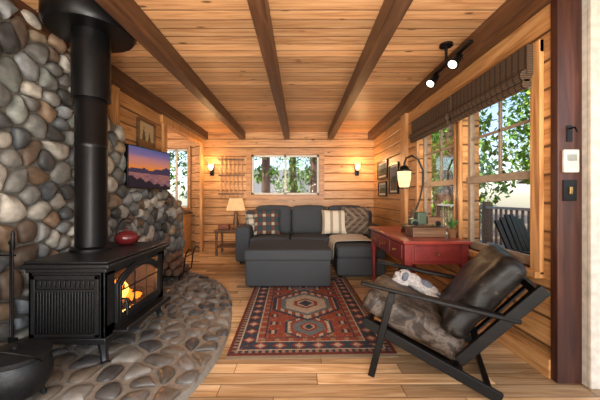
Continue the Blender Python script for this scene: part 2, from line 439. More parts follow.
outl=[(-1.99,4.62),(-1.6,4.42),(-1.1,3.95),(-.8,3.4),(-.65,2.85),(-.58,2.3),(-.62,1.8),(-.80,1.35),(-1.15,1.0),(-1.6,.85),(-1.99,.82)]
cur=[]
for i in range(len(outl)-1):
    p0=outl[max(i-1,0)];p1=outl[i];p2=outl[i+1];p3=outl[min(i+2,len(outl)-1)]
    for k in range(5):
        t=k/5; cur.append(tuple(.5*((2*p1[d])+(-p0[d]+p2[d])*t+(2*p0[d]-5*p1[d]+4*p2[d]-p3[d])*t*t+(-p0[d]+3*p1[d]-3*p2[d]+p3[d])*t**3) for d in (0,1)))
cur.append(outl[-1])
def inside(x,y,m=0):
    c=False;n=len(cur)
    for i in range(n):
        x1,y1=cur[i];x2,y2=cur[(i+1)%n]
        if (y1>y)!=(y2>y) and x<(x2-x1)*(y-y1)/(y2-y1)+x1: c=not c
    return c
def edist(x,y): return min(math.hypot(x-a,y-c) for a,c in cur)
b=MB(); n=len(cur); HZ=.055
b.add([(x,y,0.001) for x,y in cur]+[(x,y,HZ) for x,y in cur],[tuple(range(n)),tuple(range(2*n-1,n-1,-1))]+[(i,(i+1)%n,(i+1)%n+n,i+n) for i in range(n)],1)
pts=darts(-2.05,-.4,.7,4.8,.060,.108,8000,1.1)
pts=[p for p in pts if not(edist(*p)<.12 and inside(*p)) and inside(*p) or not inside(*p) and edist(*p)>.05]
acc=0
for i in range(n-1):
    d=math.hypot(cur[i+1][0]-cur[i][0],cur[i+1][1]-cur[i][1]); acc+=d
    if acc>.15:
        acc=0; nx,ny=-(cur[i+1][1]-cur[i][1])/d,(cur[i+1][0]-cur[i][0])/d
        px,py=cur[i]; s_=1 if inside(px+nx*.05,py+ny*.05) else -1
        pts.append((px+nx*s_*.065,py+ny*s_*.065))
hp=[(.105,.098,.088),(.15,.14,.128),(.075,.072,.07),(.13,.108,.086),(.185,.175,.155),(.06,.06,.062),(.145,.118,.09)]
for (x,y),poly in zip(pts,cells(pts,.15)):
    if len(poly)<3 or not inside(x,y): continue
    c=random.choice(hp);k=U(.8,1.2);c=tuple(v*k for v in c)
    e_=edist(x,y)<.10
    if e_: poly=[(p if inside(*p) else (x+(p[0]-x)*.72,y+(p[1]-y)*.72)) for p in poly]
    if x<-1.93 : continue
    stone(b,poly,(x,y),lambda u,v,h:(u,v,HZ+h-.004),.030,.019,c)
b.obj('floor_hearth',[m_hstone,simple('hearth_mortar',(.25,.23,.195),.9,scale=40,bs=.4)],kind=S,ang=60)
HT=HZ+.022

# ------------------------------------------------------------ wood stove
SX0,SX1,SY0,SY1=-1.74,-1.25,1.92,2.74; SZ0,SZ1=HT+.15,.735
stv=thing('wood_stove','black cast-iron wood stove burning on the stone hearth','stove',((SX0+SX1)/2,(SY0+SY1)/2,HT))
b=MB()
b.box(SX0,SX1,SY0,SY0+.03,SZ0,SZ1-.04); b.box(SX0,SX1,SY1-.03,SY1,SZ0,SZ1-.04); b.box(SX0,SX0+.03,SY0,SY1,SZ0,SZ1-.04)
b.box(SX0-.005,SX1+.01,SY0-.01,SY1+.01,SZ0-.02,SZ0+.02)
yc=(SY0+SY1)/2
b.box(SX1-.03,SX1,SY0,yc-.30,SZ0,SZ1-.04);b.box(SX1-.03,SX1,yc+.30,SY1,SZ0,SZ1-.04);b.box(SX1-.03,SX1,SY0,SY1,SZ1-.10,SZ1-.04);b.box(SX1-.03,SX1,SY0,SY1,SZ0,SZ0+.09)
b.obj('body',m_iron,stv,bevel=.006)
b=MB(); b.box(SX0+.03,SX0+.05,SY0+.03,SY1-.03,SZ0+.02,SZ1-.05);b.box(SX0+.03,SX1-.03,SY0+.03,SY0+.05,SZ0+.02,SZ1-.05);b.box(SX0+.03,SX1-.03,SY1-.05,SY1-.03,SZ0+.02,SZ1-.05);b.box(SX0+.03,SX1-.03,SY0+.03,SY1-.03,SZ0+.02,SZ0+.05)
b.obj('firebox_lining',m_firebrick,stv,smooth=False)
b=MB()
b.box(SX0-.03,SX1+.045,SY0-.035,SY1+.035,SZ1-.04,SZ1-.012); b.box(SX0-.015,SX1+.03,SY0-.02,SY1+.02,SZ1-.012,SZ1+.006); b.box(SX0-.01,SX1+.02,SY0-.016,SY1+.016,SZ1-.07,SZ1-.04)
b.obj('top_plate',m_iron,stv,bevel=.008)
for ys,sg in ((SY0,-1),(SY1,1)):
    b=MB(); xa,xb=SX0+.03,SX1-.03
    def bx(x0,x1,z0,z1,t): b.box(x0,x1,min(ys,ys+sg*t),max(ys,ys+sg*t),z0,z1)
    bx(xa,xb,SZ1-.11,SZ1-.085,.018);bx(xa,xb,SZ0+.03,SZ0+.05,.018);bx(xa,xa+.025,SZ0+.03,SZ1-.085,.018);bx(xb-.025,xb,SZ0+.03,SZ1-.085,.018);bx(xa,xb,SZ1-.19,SZ1-.175,.016)
    k=20
    for i in range(k):
        x=xa+.03+(xb-xa-.06)*(i+.5)/k; bx(x-.004,x+.004,SZ0+.05,SZ1-.185,.012)
    for i in range(12):
        x=xa+.03+(xb-xa-.06)*(i+.5)/12; bx(x-.012,x+.012,SZ1-.165,SZ1-.12,.010)
    b.obj('side_grille',m_iron,stv,bevel=.002)
for (lx,ly,dx,dy) in ((SX0+.04,SY0+.05,-1,-1),(SX1-.04,SY0+.05,1,-1),(SX0+.04,SY1-.05,-1,1),(SX1-.04,SY1-.05,1,1)):
    b=MB(); b.tube([(lx,ly,SZ0+.01),(lx+dx*.008,ly+dy*.008,SZ0-.04),(lx+dx*.012,ly+dy*.012,HT+.06),(lx+dx*.025,ly+dy*.025,HT+.012),(lx+dx*.03,ly+dy*.03,HT)],[.042,.036,.024,.024,.032],8)
    b.obj('leg',m_iron,stv)
def arch(y0,y1,z0,zs,zt,x,n=14):
    p=[(x,y0,z0),(x,y1,z0)]
    for i in range(n+1):
        t=i/n; y=y1+(y0-y1)*t; p.append((x,y,zs+(zt-zs)*math.sin(pi*t)**.8 if 0<t<1 else zs))
    return p
da,db=yc-.31,yc+.31; zb=SZ0+.07
b=MB(); b.ringplate(arch(da,db,zb,SZ1-.17,SZ1-.065,SX1),arch(da+.055,db-.055,zb+.055,SZ1-.20,SZ1-.115,SX1),(.022,0,0))
b.ringplate(arch(da+.02,db-.02,zb+.02,SZ1-.18,SZ1-.08,SX1+.022),arch(da+.042,db-.042,zb+.042,SZ1-.19,SZ1-.10,SX1+.022),(.008,0,0))
dr=b.obj('door',m_iron,stv,bevel=.003)
b=MB(); b.box(SX1+.004,SX1+.009,da+.04,db-.04,zb+.04,SZ1-.12); gl_=b.obj('door_glass',m_glass,dr,smooth=False)
b=MB(); b.tube([(SX1+.02,da+.03,zb+.16),(SX1+.06,da+.03,zb+.16),(SX1+.07,da+.03,zb+.12),(SX1+.07,da+.03,zb+.05)],[.008,.008,.011,.013],10); b.obj('door_handle',m_black,dr)
b=MB()
for t in (.33,.66):
    y=da+.055+(db-da-.11)*t; b.box(SX1+.010,SX1+.018,y-.004,y+.004,zb+.05,SZ1-.13)
b.box(SX1+.010,SX1+.018,da+.05,db-.05,SZ1-.235,SZ1-.227)
b.obj('door_tracery',m_iron,dr,smooth=False)
b=MB(); b.box(SX1-.01,SX1+.10,SY0+.08,SY1-.08,SZ0+.015,SZ0+.035); b.box(SX1+.09,SX1+.105,SY0+.08,SY1-.08,SZ0+.015,SZ0+.055)
b.obj('ash_lip',m_iron,stv,bevel=.006)
PX,PY=-1.62,2.33
b=MB(); b.lathe([(.14,0),(.14,.02),(.108,.035),(.108,.78),(.112,.785),(.112,.82),(.108,.825),(.108,H-SZ1-.02)],(PX,PY,SZ1+.004),32)
b.obj('flue_pipe',m_black,stv)
b=MB(); b.lathe([(.13,0),(.13,.62)],(PX,PY,1.90),32); b.obj('pipe_sleeve',m_black,stv)
b=MB(); b.lathe([(.14,0),(.29,.0),(.31,.03),(.31,.13),(.30,.14)],(PX,PY,H-.142),36); b.obj('ceiling_support',m_black,stv)
for i,(x,y,a) in enumerate(((-1.45,yc-.03,1.35),(-1.40,yc+.05,1.75),(-1.5,yc+.02,1.5))):
    z=SZ0+.085+.045*(i==2)
    MB().cyl((x-.14*math.cos(a),y-.19*math.sin(a),z),(x+.14*math.cos(a),y+.19*math.sin(a),z+.01),.04,.036,10).obj('burning_log',simple('charred_wood_%d'%i,(.03,.018,.012),.9,scale=30),label='charred split log burning inside the stove',cat='log',group='logs in the stove fire')
fl=thing('fire','orange flames rising over the logs in the stove','fire',(-1.42,yc,SZ0+.09))
for k in range(26):
    y=yc-.21+.0165*k+U(-.01,.01); x=U(-1.50,-1.33); h=U(.09,.25)*(1-abs(k-12)/17)
    b=MB(); ph=U(0,6); pts_=[(x+.014*math.sin(ph+j*1.1),y+.026*math.sin(ph+j*.8),SZ0+.085+h*j/8) for j in range(9)]
    b.tube(pts_,[.016,.028,.031,.027,.022,.015,.010,.005,.001],8); b.obj('flame',[m_flame,m_flame,m_flame2][k%3],fl)
light('fire_light','POINT',(-1.40,yc,SZ0+.24),9,(1,.38,.09),.06)

kt=thing('enamel_pot','dark red enamel steamer pot on the stove top','pot',(-1.50,2.60,SZ1+.006)); 
b=MB(); b.lathe([(.045,0),(.075,.012),(.098,.045),(.1,.07),(.088,.09),(.07,.096)],(-1.50,2.60,SZ1+.006)); b.obj('pot_body',m_redk,kt)
b=MB(); b.lathe([(.074,.094),(.06,.108),(.02,.118),(.008,.12),(.008,.13),(.016,.137),(.004,.145)],(-1.50,2.60,SZ1+.006)); b.obj('lid',m_redk,kt)
b=MB(); b.tube([(-1.50+.095*math.cos(t*pi/12),2.60,SZ1+.07+.16*math.sin(t*pi/12)) for t in range(13)],.006,8); b.obj('handle',m_black,kt)

cz=HT; CX,CY=-1.50,1.58
ca=thing('cauldron','black cast-iron lidded kettle standing on the hearth','pot',(CX,CY,cz))
b=MB(); b.lathe([(.06,.03),(.12,.045),(.155,.10),(.16,.16),(.145,.215),(.14,.225),(.155,.235),(.155,.245)],(CX,CY,cz),32)
for t in range(3):
    a=t*2.09+.5; b.tube([(CX+.1*math.cos(a),CY+.1*math.sin(a),cz+.06),(CX+.12*math.cos(a),CY+.12*math.sin(a),cz)],[.016,.012],8)
b.obj('pot_body',m_iron,ca)
b=MB(); b.lathe([(.157,.246),(.157,.256),(.12,.268),(.03,.276),(.015,.278),(.015,.288),(.024,.294),(.01,.30)],(CX,CY,cz),32); b.obj('lid',m_iron,ca)
b=MB(); b.tube([(CX+.16*math.cos(t*pi/14),CY-.02-.10*math.sin(t*pi/14),cz+.22+.10*math.sin(t*pi/14)) for t in range(15)],.005,8); b.obj('bail_handle',m_black,ca)

ft=thing('fireplace_tool_stand','black iron fireplace tool stand by the stone wall','tool stand',(-1.88,1.95,HT))
b=MB(); b.lathe([(.08,0),(.08,.012),(.02,.03),(.007,.05),(.007,.76),(.016,.775),(.004,.80)],(-1.88,1.95,HT),20); b.obj('stand_post',m_black,ft)
b=MB(); b.tube([(-1.94,1.92,HT+.70),(-1.82,1.92,HT+.70)],.005,8); b.obj('hook_bar',m_black,ft)
for i,(x,nm,lb) in enumerate(((-1.935,'poker','black iron fire poker hanging on the stand'),(-1.825,'fire_shovel','black iron ash shovel hanging on the stand'))):
    b=MB(); b.tube([(x,1.907,HT+.09),(x,1.907,HT+.74)],.005,8); b.lathe([(.008,.74),(.013,.76),(.010,.84),(.004,.86)],(x,1.907,HT),12)
    if i: b.box(x-.03,x+.03,1.903,1.911,HT+.06,HT+.18)
    else: b.tube([(x,1.907,HT+.1),(x+.03,1.907,HT+.13)],.005,6)
    b.obj(nm,m_black if i else m_brass,label=lb if i else 'brass-handled fire poker hanging on the stand',cat='fireplace tool')

lr=thing('log_rack','curled black iron firewood rack at the hearth end','rack',(-1.68,4.0,HT))
b=MB()
for y in (3.86,4.14):
    b.tube([(-1.86,y,HT+.40),(-1.89,y,HT+.36),(-1.87,y,HT+.1),(-1.80,y,HT+.05),(-1.56,y,HT+.05),(-1.50,y,HT+.1),(-1.47,y,HT+.34),(-1.43,y,HT+.40),(-1.39,y,HT+.37)],.009,8)
    for x in (-1.80,-1.56): b.cyl((x,y,HT),(x,y,HT+.05),.009,n=8)
for x in (-1.80,-1.68,-1.56): b.cyl((x,3.86,HT+.05),(x,4.14,HT+.05),.008,n=8)
b.cyl((-1.875,3.86,HT+.3),(-1.875,4.14,HT+.3),.008,n=8); b.cyl((-1.475,3.86,HT+.3),(-1.475,4.14,HT+.3),.008,n=8)
b.obj('rack_frame',m_black,lr)
lg=None
for k,(x,z) in enumerate(((-1.78,.105),(-1.68,.105),(-1.58,.105),(-1.73,.195),(-1.63,.195),(-1.68,.285))):
    if lg is None:
        bb=MB(); bb.tube([(x,3.83,HT+z),(x,4.17,HT+z)],.044,9); lg=bb.obj('firewood_log',m_bark,label='split firewood log stacked in the iron rack',cat='log',group='firewood in the rack'); base=(x,z)
    else:
        o=lg.copy(); o.location=Vector(lg.location)+Vector((x-base[0],0,z-base[1])); bpy.context.scene.collection.objects.link(o)

# ------------------------------------------------------------ TV
tv=thing('television','flat-screen television showing a sunset over a lake','television',(-1.85,3.80,1.25))
p0=Vector((-1.93,3.36,0));p1=Vector((-1.79,4.14,0)); d=(p1-p0); L=d.length; d.normalize(); nrm=Vector((d.y,-d.x,0))
T=Matrix(((d.x,nrm.x,0,p0.x),(d.y,nrm.y,0,p0.y),(0,0,1,1.25),(0,0,0,1)))
MB().box(0,L,-.05,0,0,.50,T=T).obj('frame',m_black,tv,bevel=.004)
nx_,nz_=64,36; vs=[];fs=[];cc=[]
for i in range(nx_+1):
    for j in range(nz_+1): vs.append((.012+(L-.024)*i/nx_,.002,.015+.473*j/nz_))
def lerp(a,b,t): return tuple(a[k]+(b[k]-a[k])*t for k in range(3))
def skycol(v):
    st=[(0,(.75,.22,.04)),(.35,(.55,.20,.14)),(.7,(.20,.13,.26)),(1,(.08,.10,.24))]
    for (a,ca_),(c,cb_) in zip(st,st[1:]):
        if v<=c: return lerp(ca_,cb_,(v-a)/(c-a))
    return st[-1][1]
for i in range(nx_):
    for j in range(nz_):
        u=i/nx_;v=j/nz_
        fs.append((i*(nz_+1)+j,(i+1)*(nz_+1)+j,(i+1)*(nz_+1)+j+1,i*(nz_+1)+j+1))
        hm=.42+.10*u+.03*math.sin(u*9)+.02*math.sin(u*23)
        if v<.34: col=lerp((.07,.06,.12),skycol(.2),.35+.5*math.sin(v*60)*noise.noise(Vector((u*9,v*40,0))))
        elif v<hm: col=(.06,.04,.07)
        else: col=skycol(min(1,(v-.45)*1.8+.1*noise.noise(Vector((u*3,v*9,0)))))
        if v<.16+.1*math.sin(u*3+2)+.03*math.sin(u*31): col=(.03,.02,.025)
        cc.append(col)
MB().add(vs,fs,0,cc,T).obj('screen',m_screen,tv,smooth=False)
b=MB(); mid=p0+d*L/2; b.tube([(mid.x-nrm.x*.05,mid.y-nrm.y*.05,1.5),(-2.06,mid.y+.05,1.5)],.02,8); b.box(-2.09,-2.05,mid.y-.05,mid.y+.15,1.4,1.6)
b.obj('wall_bracket',m_black,tv)

sg=thing('framed_sign','rustic wood framed picture hanging on the plank wall','picture',(-2.09,4.08,1.8))
b=MB(); X=-2.098
def fr(b,x0,x1,y0,y1,z0,z1,t): 
    b.box(x0,x1,y0,y1,z0,z0+t);b.box(x0,x1,y0,y1,z1-t,z1);b.box(x0,x1,y0,y0+t,z0+t,z1-t);b.box(x0,x1,y1-t,y1,z0+t,z1-t)
fr(b,X,X+.035,3.84,4.30,1.80,2.18,.03); b.obj('frame',m_brown,sg,bevel=.003,smooth=False)
vs=[];fs=[];cc=[];k=24
for i in range(k+1):
    for j in range(k+1): vs.append((X+.012,3.87+.40*i/k,1.83+.32*j/k))
for i in range(k):
    for j in range(k):
        fs.append((i*(k+1)+j,(i+1)*(k+1)+j,(i+1)*(k+1)+j+1,i*(k+1)+j+1))
        u,v=(i+.5)/k,(j+.5)/k; c=(.55,.40,.22)
        if v<.25: c=(.28,.15,.06)
        if abs(u-.35)<.13*(1-(v-.25)/.6) and v>.25 and v<.85: c=(.12,.11,.05)
        if abs(u-.72)<.1*(1-(v-.25)/.45) and v>.25 and v<.7: c=(.14,.12,.06)
        cc.append(c)
MB().add(vs,fs,0,cc).obj('picture_panel',m_fab,sg,smooth=False)
cb=thing('storage_cabinet','honey pine storage cabinet under the nook window','cabinet',(-2.72,6.25,0))
MB().box(-3.1,-2.34,6.05,6.46,0,.80).obj('body',m_trimx,cb,bevel=.004,smooth=False)
for x in (-3.07,-2.71):
    b=MB(); b.box(x,x+.33,6.03,6.049,.06,.74); dd=b.obj('door',m_trimz,cb,bevel=.004,smooth=False)
    MB().lathe([(.006,0),(.014,.01),(.012,.02)],T=Matrix.Translation((x+(.29 if x<-3 else .04),6.03,.45))@Matrix.Rotation(pi/2,4,'X'),n=12).obj('knob',m_black,dd)
MB().box(-3.13,-2.31,6.02,6.47,.80,.83).obj('top',m_brown,cb,bevel=.004,smooth=False)

# ------------------------------------------------------------ wall sconces
for x in (-1.9,1.23):
    e=thing('wall_sconce','lit amber glass wall sconce with dark metal bracket','sconce',(x,YB-.01,1.72),group='back wall sconces')
    b=MB(); b.rbox((x,YB-.012,1.72),(.09,.02,.22),.009,n=6); b.obj('backplate',m_black,e)
    b=MB(); b.tube([(x,YB-.02,1.70),(x,YB-.08,1.66),(x,YB-.12,1.68),(x,YB-.12,1.72)],.008,8)
    for s_ in (-1,1): b.tube([(x,YB-.03,1.78),(x+s_*.05,YB-.06,1.80),(x+s_*.09,YB-.08,1.86),(x+s_*.08,YB-.08,1.90)],.007,6)
    b.obj('arm',m_black,e)
    b=MB(); b.lathe([(.02,0),(.04,.02),(.055,.07),(.05,.12),(.042,.13)],(x,YB-.12,1.72),20); b.obj('lamp_shade',m_glow,e)
    light('sconce_light','POINT',(x,YB-.28,1.88),13,(1,.60,.27),.05)
rk=thing('wall_rack','slatted wood rack hung on the back wall','rack',(-1.5,YB-.01,1.1))
for k in range(6): MB().box(-1.72+.09*k,-1.69+.09*k,YB-.03,YB-.01,1.12,2.02).obj('slat',m_casx,rk,bevel=.003,smooth=False)
for z in (1.2,1.6,1.94): MB().box(-1.76,-1.2,YB-.05,YB-.03,z,z+.035).obj('rail',m_brown,rk,bevel=.003,smooth=False)
for k,(ya,yb_,za,zb_) in enumerate(((5.45,6.1,1.50,1.84),(5.5,6.05,1.16,1.45),(4.84,5.32,1.2,1.72))):
    e=thing('picture_frame','black framed print hanging on the pine wall','picture',(XR-.01,(ya+yb_)/2,za),group='framed prints beside the window')
    b=MB(); fr(b,XR-.03,XR-.001,ya,yb_,za,zb_,.03); b.obj('frame',m_black,e,smooth=False)
    MB().box(XR-.012,XR-.001,ya+.03,yb_-.03,za+.03,zb_-.03).obj('mat_board',m_white,e,smooth=False)
    b=MB(); n=10;vs=[];fs=[];cc=[]
    for i in range(n+1):
        for j in range(n+1): vs.append((XR-.0135,ya+.06+(yb_-ya-.12)*i/n,za+.06+(zb_-za-.12)*j/n))
    for i in range(n):
        for j in range(n):
            fs.append((i*(n+1)+j,(i+1)*(n+1)+j,(i+1)*(n+1)+j+1,i*(n+1)+j+1)); v=j/n+.15*noise.noise(Vector((i*.7,k*3,j*.2)))
            cc.append((.2,.22,.24) if v>.55 else ((.07,.09,.06) if v>.25 else (.13,.11,.08)))
    b.add(vs,fs,0,cc).obj('print',m_fab,e,smooth=False)

# ------------------------------------------------------------ sofa
so=thing('sectional_sofa','charcoal grey upholstered sectional sofa with chaise','sofa',(.2,5.5,0))
b=MB(); b.rbox((.175,5.62,.17),(2.5,.92,.26),.03); b.rbox((.86,4.70,.17),(.68,1.0,.26),.03); b.obj('base',m_sofa,so)
MB().rbox((-.98,5.6,.34),(.25,1.04,.60),.05,(.01,0,.015)).obj('armrest',m_sofa,so)
MB().rbox((1.33,5.6,.34),(.24,1.04,.60),.05,(.01,0,.015)).obj('armrest',m_sofa,so)
MB().rbox((.175,6.0,.5),(2.5,.22,.78),.06).obj('backrest',m_sofa,so)
for xa,xb,ya,yb_ in ((-.855,-.17,5.06,5.88),(-.165,.515,5.06,5.88),(.52,1.205,4.17,5.88)):
    MB().rbox(((xa+xb)/2,(ya+yb_)/2,.375),(xb-xa,yb_-ya,.17),.045,(0,0,.02),14).obj('seat_cushion',m_sofa,so)
for xa,xb in ((-.85,-.17),(-.16,.51),(.53,1.2)):
    MB().rbox(((xa+xb)/2,5.80,.71),(xb-xa-.01,.20,.53),.075,(.01,.04,.02),14,T=Matrix.Rotation(-.16,4,'X'),wr=.006).obj('back_cushion',m_sofa,so)
for x,y in ((-1.02,5.2),(1.36,5.95),(-1.02,5.95),(.58,4.3),(1.14,4.3)):
    MB().cyl((x,y,0),(x,y,.07),.02,.03,10).obj('foot',m_blackwood,so)
ot=thing('ottoman','large charcoal grey rectangular storage ottoman on the rug','ottoman',(-.15,4.2,0))
MB().rbox((-.15,4.2,.195),(1.07,.92,.33),.025).obj('body',m_ott,ot)
MB().rbox((-.15,4.2,.42),(1.10,.96,.14),.035,(0,0,.012),14).obj('cushion',m_ott,ot)
for x in (-.62,.32):
    for y in (3.8,4.6): MB().cyl((x,y,.012),(x,y,.07),.018,.028,10).obj('foot',m_blackwood,ot)

def plaid(u,v,cols):
    a=int(u*9)%3;b_=int(v*9)%3
    return cols[0] if (a==0 and b_==0) else cols[1] if (a==0 or b_==0) else cols[2]
def tp(x,y,z,rx,rz,ry=0): return Matrix.Translation((x,y,z))@Euler((rx,ry,rz),'XYZ').to_matrix().to_4x4()
def pil(label,x,y,z,w,rx,rz,cf,ry=0,h=None):
    MB().pillow(w,h or w,.15,tp(x,y,z,rx,rz,ry),cf,18).obj('throw_pillow',m_fab,label=label,cat='pillow',ang=80)
pil('dark plaid throw pillow on the sofa seat',-.60,5.46,.70,.48,1.25,.15,lambda u,v:plaid(u,v,[(.36,.33,.28),(.12,.055,.035),(.035,.055,.065)]),.0)
pil('cream checked throw pillow beside the sofa arm',-.82,5.57,.66,.38,1.2,.4,lambda u,v:plaid(u,v,[(.10,.10,.09),(.28,.25,.20),(.50,.46,.38)]))
pil('cream striped throw pillow on the sofa',.62,5.44,.70,.46,1.22,-.05,lambda u,v:(.34,.27,.19) if int(u*9)%3==0 else (.62,.56,.46))
pil('brown and grey woven throw pillow on the chaise',.99,5.42,.73,.52,1.22,-.2,lambda u,v:(.22,.17,.12) if int(u*12+2*abs(v-.5)*6)%3==0 else (.08,.055,.04) if int(v*12)%2 else (.12,.09,.07))
path=[(1.10,.483),(.9,.489),(.72,.488),(.6,.484),(.53,.474),(.506,.45),(.500,.38),(.494,.30),(.488,.22)]
vs=[];fs=[];ny=34
for i,(x,z) in enumerate(path):
    for j in range(ny+1):
        t=j/ny; y=4.42+.80*t+ .03*i*.3*math.sin(t*3)
        w_=.010*math.sin(t*34+i*.5)+.006*math.sin(t*13+i*1.7)
        vs.append((x-(w_+.010 if i>4 else 0),y,z+(w_+.016 if i<=4 else 0)))
for i in range(len(path)-1):
    for j in range(ny): fs.append((i*(ny+1)+j,i*(ny+1)+j+1,(i+1)*(ny+1)+j+1,(i+1)*(ny+1)+j))
MB().add(vs,fs).obj('throw_blanket',simple('knit_throw',(.44,.38,.30),.95,scale=90,var=.4,bs=.6),label='tan knit throw blanket draped over the chaise edge',cat='blanket',solid=.008,sub=1)

# ------------------------------------------------------------ rug
RW,RL=1.24,2.08; nx_,ny_=100,168
NAVY=(.045,.055,.078);RED=(.27,.070,.046);CRM=(.44,.37,.29);TEAL=(.14,.17,.19);TAN=(.31,.19,.12);DR=(.15,.042,.033)
def rugc(i,j):
    u=min(i,nx_-1-i); v=min(j,ny_-1-j); e=min(u,v)
    s=(j if u<v else i)
    if e<2: return DR
    if e<5: return NAVY if (s//2)%2 else TAN
    if e<6: return CRM
    if e<15:
        k=s%12-6; m=e-10
        if abs(k)+abs(m)<3: return CRM
        if abs(k)+abs(m)<5: return RED
        return NAVY
    if e<16: return CRM
    if e<20: return RED if ((s//3)%3) else TAN
    if e<21: return NAVY
    x=abs(i-nx_/2+.5); y=j-ny_/2+.5
    for cy_,sz in ((0,28),(-47,17),(47,17)):
        st=max(x*1.0,x*.6+abs(y-cy_)*.75)*1.0
        if x*.5+abs(y-cy_)*.35<sz*.10: return NAVY
        if st<sz*.25: return CRM if (int(x)+int(abs(y-cy_)))%5 else RED
        if st<sz*.34: return RED
        if st<sz*.62: return CRM if cy_==0 else TEAL
        if st<sz*.74: return TEAL if cy_==0 else RED
        if st<sz*.9: return RED if (int(x)//3)%2 else CRM
        if st<sz: return NAVY
    if abs(x-25)<3 and int(abs(y)+4)%14<5: return CRM if abs(x-25)<1.5 else NAVY
    if abs(x-14)<2.5 and int(abs(y)+9)%22<4: return TAN
    if noise.noise(Vector((i*.6,j*.6,0)))>.38: return TAN
    return RED
vs=[(RW*(i/nx_-.5),RL*(j/ny_-.5),.010+.002*noise.noise(Vector((i*.12,j*.12,1)))) for i in range(nx_+1) for j in range(ny_+1)]
fs=[];cc=[]
for i in range(nx_):
    for j in range(ny_):
        fs.append((i*(ny_+1)+j,(i+1)*(ny_+1)+j,(i+1)*(ny_+1)+j+1,i*(ny_+1)+j+1)); k=U(.72,1.2); cc.append(tuple(x*k for x in rugc(i,j)))
b=MB().add(vs,fs,0,cc)
rug=thing('area_rug','red and navy geometric tribal wool rug on the plank floor','rug',(.06,3.22,0),.03)
b.box(-RW/2,RW/2,-RL/2,RL/2,.001,.007,0,DR); b.obj('pile',m_fab,rug,local=True,smooth=False)
for s_ in (-1,1):
    b=MB()
    for k in range(150):
        x=RW*(k/150-.5)+.004; b.box(x-.0022,x+.0022,min(s_*RL/2,s_*(RL/2+.045)),max(s_*RL/2,s_*(RL/2+.045)),.001,.004,0,(.40,.34,.25))
    b.obj('fringe',m_fab,rug,local=True,smooth=False)['kind']='stuff'

# ------------------------------------------------------------ red desk
dk=thing('writing_desk','red painted wooden desk standing under the windows','desk',(1.25,3.34,0))
DX0,DX1,DY0,DY1=.95,1.53,2.72,4.0
MB().box(DX0-.03,DX1+.005,DY0-.05,DY1+.04,.725,.757).obj('desk_top',m_redtop,dk,bevel=.008)
b=MB(); b.box(DX0+.01,DX1-.01,DY0+.01,DY0+.03,.54,.724);b.box(DX0+.01,DX1-.01,DY1-.03,DY1-.01,.54,.724);b.box(DX0+.012,DX0+.03,DY0+.01,DY1-.01,.54,.724);b.box(DX1-.03,DX1-.01,DY0+.01,DY1-.01,.54,.724)
b.box(DX0+.01,DX1-.01,DY0+.01,DY1-.01,.535,.545)
b.obj('apron',m_red,dk,bevel=.003,smooth=False)
for x in (DX0+.03,DX1-.03):
    for y in (DY0+.03,DY1-.03):
        b=MB(); b.box(x-.03,x+.03,y-.03,y+.03,.50,.724); b.lathe([(.016,0),(.02,.03),(.024,.2),(.028,.38),(.022,.42),(.03,.45),(.03,.50)],(x,y,0),16); b.obj('leg',m_red,dk,bevel=.002)
for k in range(3):
    ya=DY0+.075+k*.385; b=MB(); b.box(DX0-.004,DX0+.012,ya,ya+.36,.565,.705); dd=b.obj('drawer',m_red,dk,bevel=.004,smooth=False)
    MB().lathe([(.007,0),(.007,.012),(.016,.02),(.01,.03)],T=Matrix.Translation((DX0-.004,ya+.18,.635))@Matrix.Rotation(-pi/2,4,'Y'),n=12).obj('knob',m_brass,dd)
b=MB(); b.box(DX0+.09,DX1-.09,DY0-.006,DY0+.012,.565,.705); dd=b.obj('drawer',m_red,dk,bevel=.004,smooth=False)
MB().lathe([(.007,0),(.007,.012),(.016,.02),(.01,.03)],T=Matrix.Translation(((DX0+DX1)/2,DY0-.006,.635))@Matrix.Rotation(pi/2,4,'X'),n=12).obj('knob',m_brass,dd)
TZ=.757; LY=3.7
dl=thing('desk_lamp','dark gooseneck desk lamp with lit amber shade','lamp',(1.36,LY,TZ))
MB().lathe([(.085,0),(.085,.012),(.05,.025),(.015,.035),(.012,.06)],(1.36,LY,TZ),24).obj('base',m_black,dl)
b=MB(); ctr=[(1.36,.79),(1.40,.92),(1.47,1.1),(1.515,1.3),(1.515,1.48),(1.46,1.61),(1.38,1.66),(1.31,1.63),(1.285,1.56),(1.285,1.52)]
b.tube([(x,LY,z) for x,z in ctr],.012,10); b.obj('pole',m_black,dl)
MB().lathe([(.02,1.54),(.05,1.52),(.06,1.49),(.092,1.475),(.092,1.465),(.03,1.465)],(1.285,LY,0),24).obj('shade_cap',m_black,dl)
MB().lathe([(.045,1.27),(.06,1.28),(.076,1.37),(.082,1.463),(.02,1.464)],(1.285,LY,0),24).obj('lamp_shade',emis('amber_desk_lamp_glass',(1,.62,.30),1.8),dl)
b=MB(); b.lathe([(.05,1.252),(.05,1.269)],(1.285,LY,0),24); b.obj('shade_rim',m_black,dl)
light('desk_lamp_light','POINT',(1.285,LY-.12,1.2),4,(1,.65,.35),.04)
wb=thing('wooden_box','dark wooden box on the desk','box',(1.28,3.04,TZ))
MB().box(1.10,1.42,2.92,3.14,TZ+.001,TZ+.075).obj('body',m_brown,wb,bevel=.004,smooth=False)
MB().box(1.092,1.428,2.912,3.148,TZ+.076,TZ+.095).obj('lid',m_brown,wb,bevel=.003,smooth=False)
tt=thing('toy_truck','green vintage toy truck on the wooden box','toy',(1.26,3.03,TZ+.095))
gm_=simple('green_tin',(.04,.065,.035),.4); TM=Matrix.Translation((1.26,3.03,TZ+.095))@Matrix.Scale(1.3,4)
b=MB(); b.box(-.12,-.06,-.035,.035,.02,.06,T=TM); b.box(-.07,0,-.04,.04,.02,.115,T=TM); b.obj('cab',gm_,tt,bevel=.008)
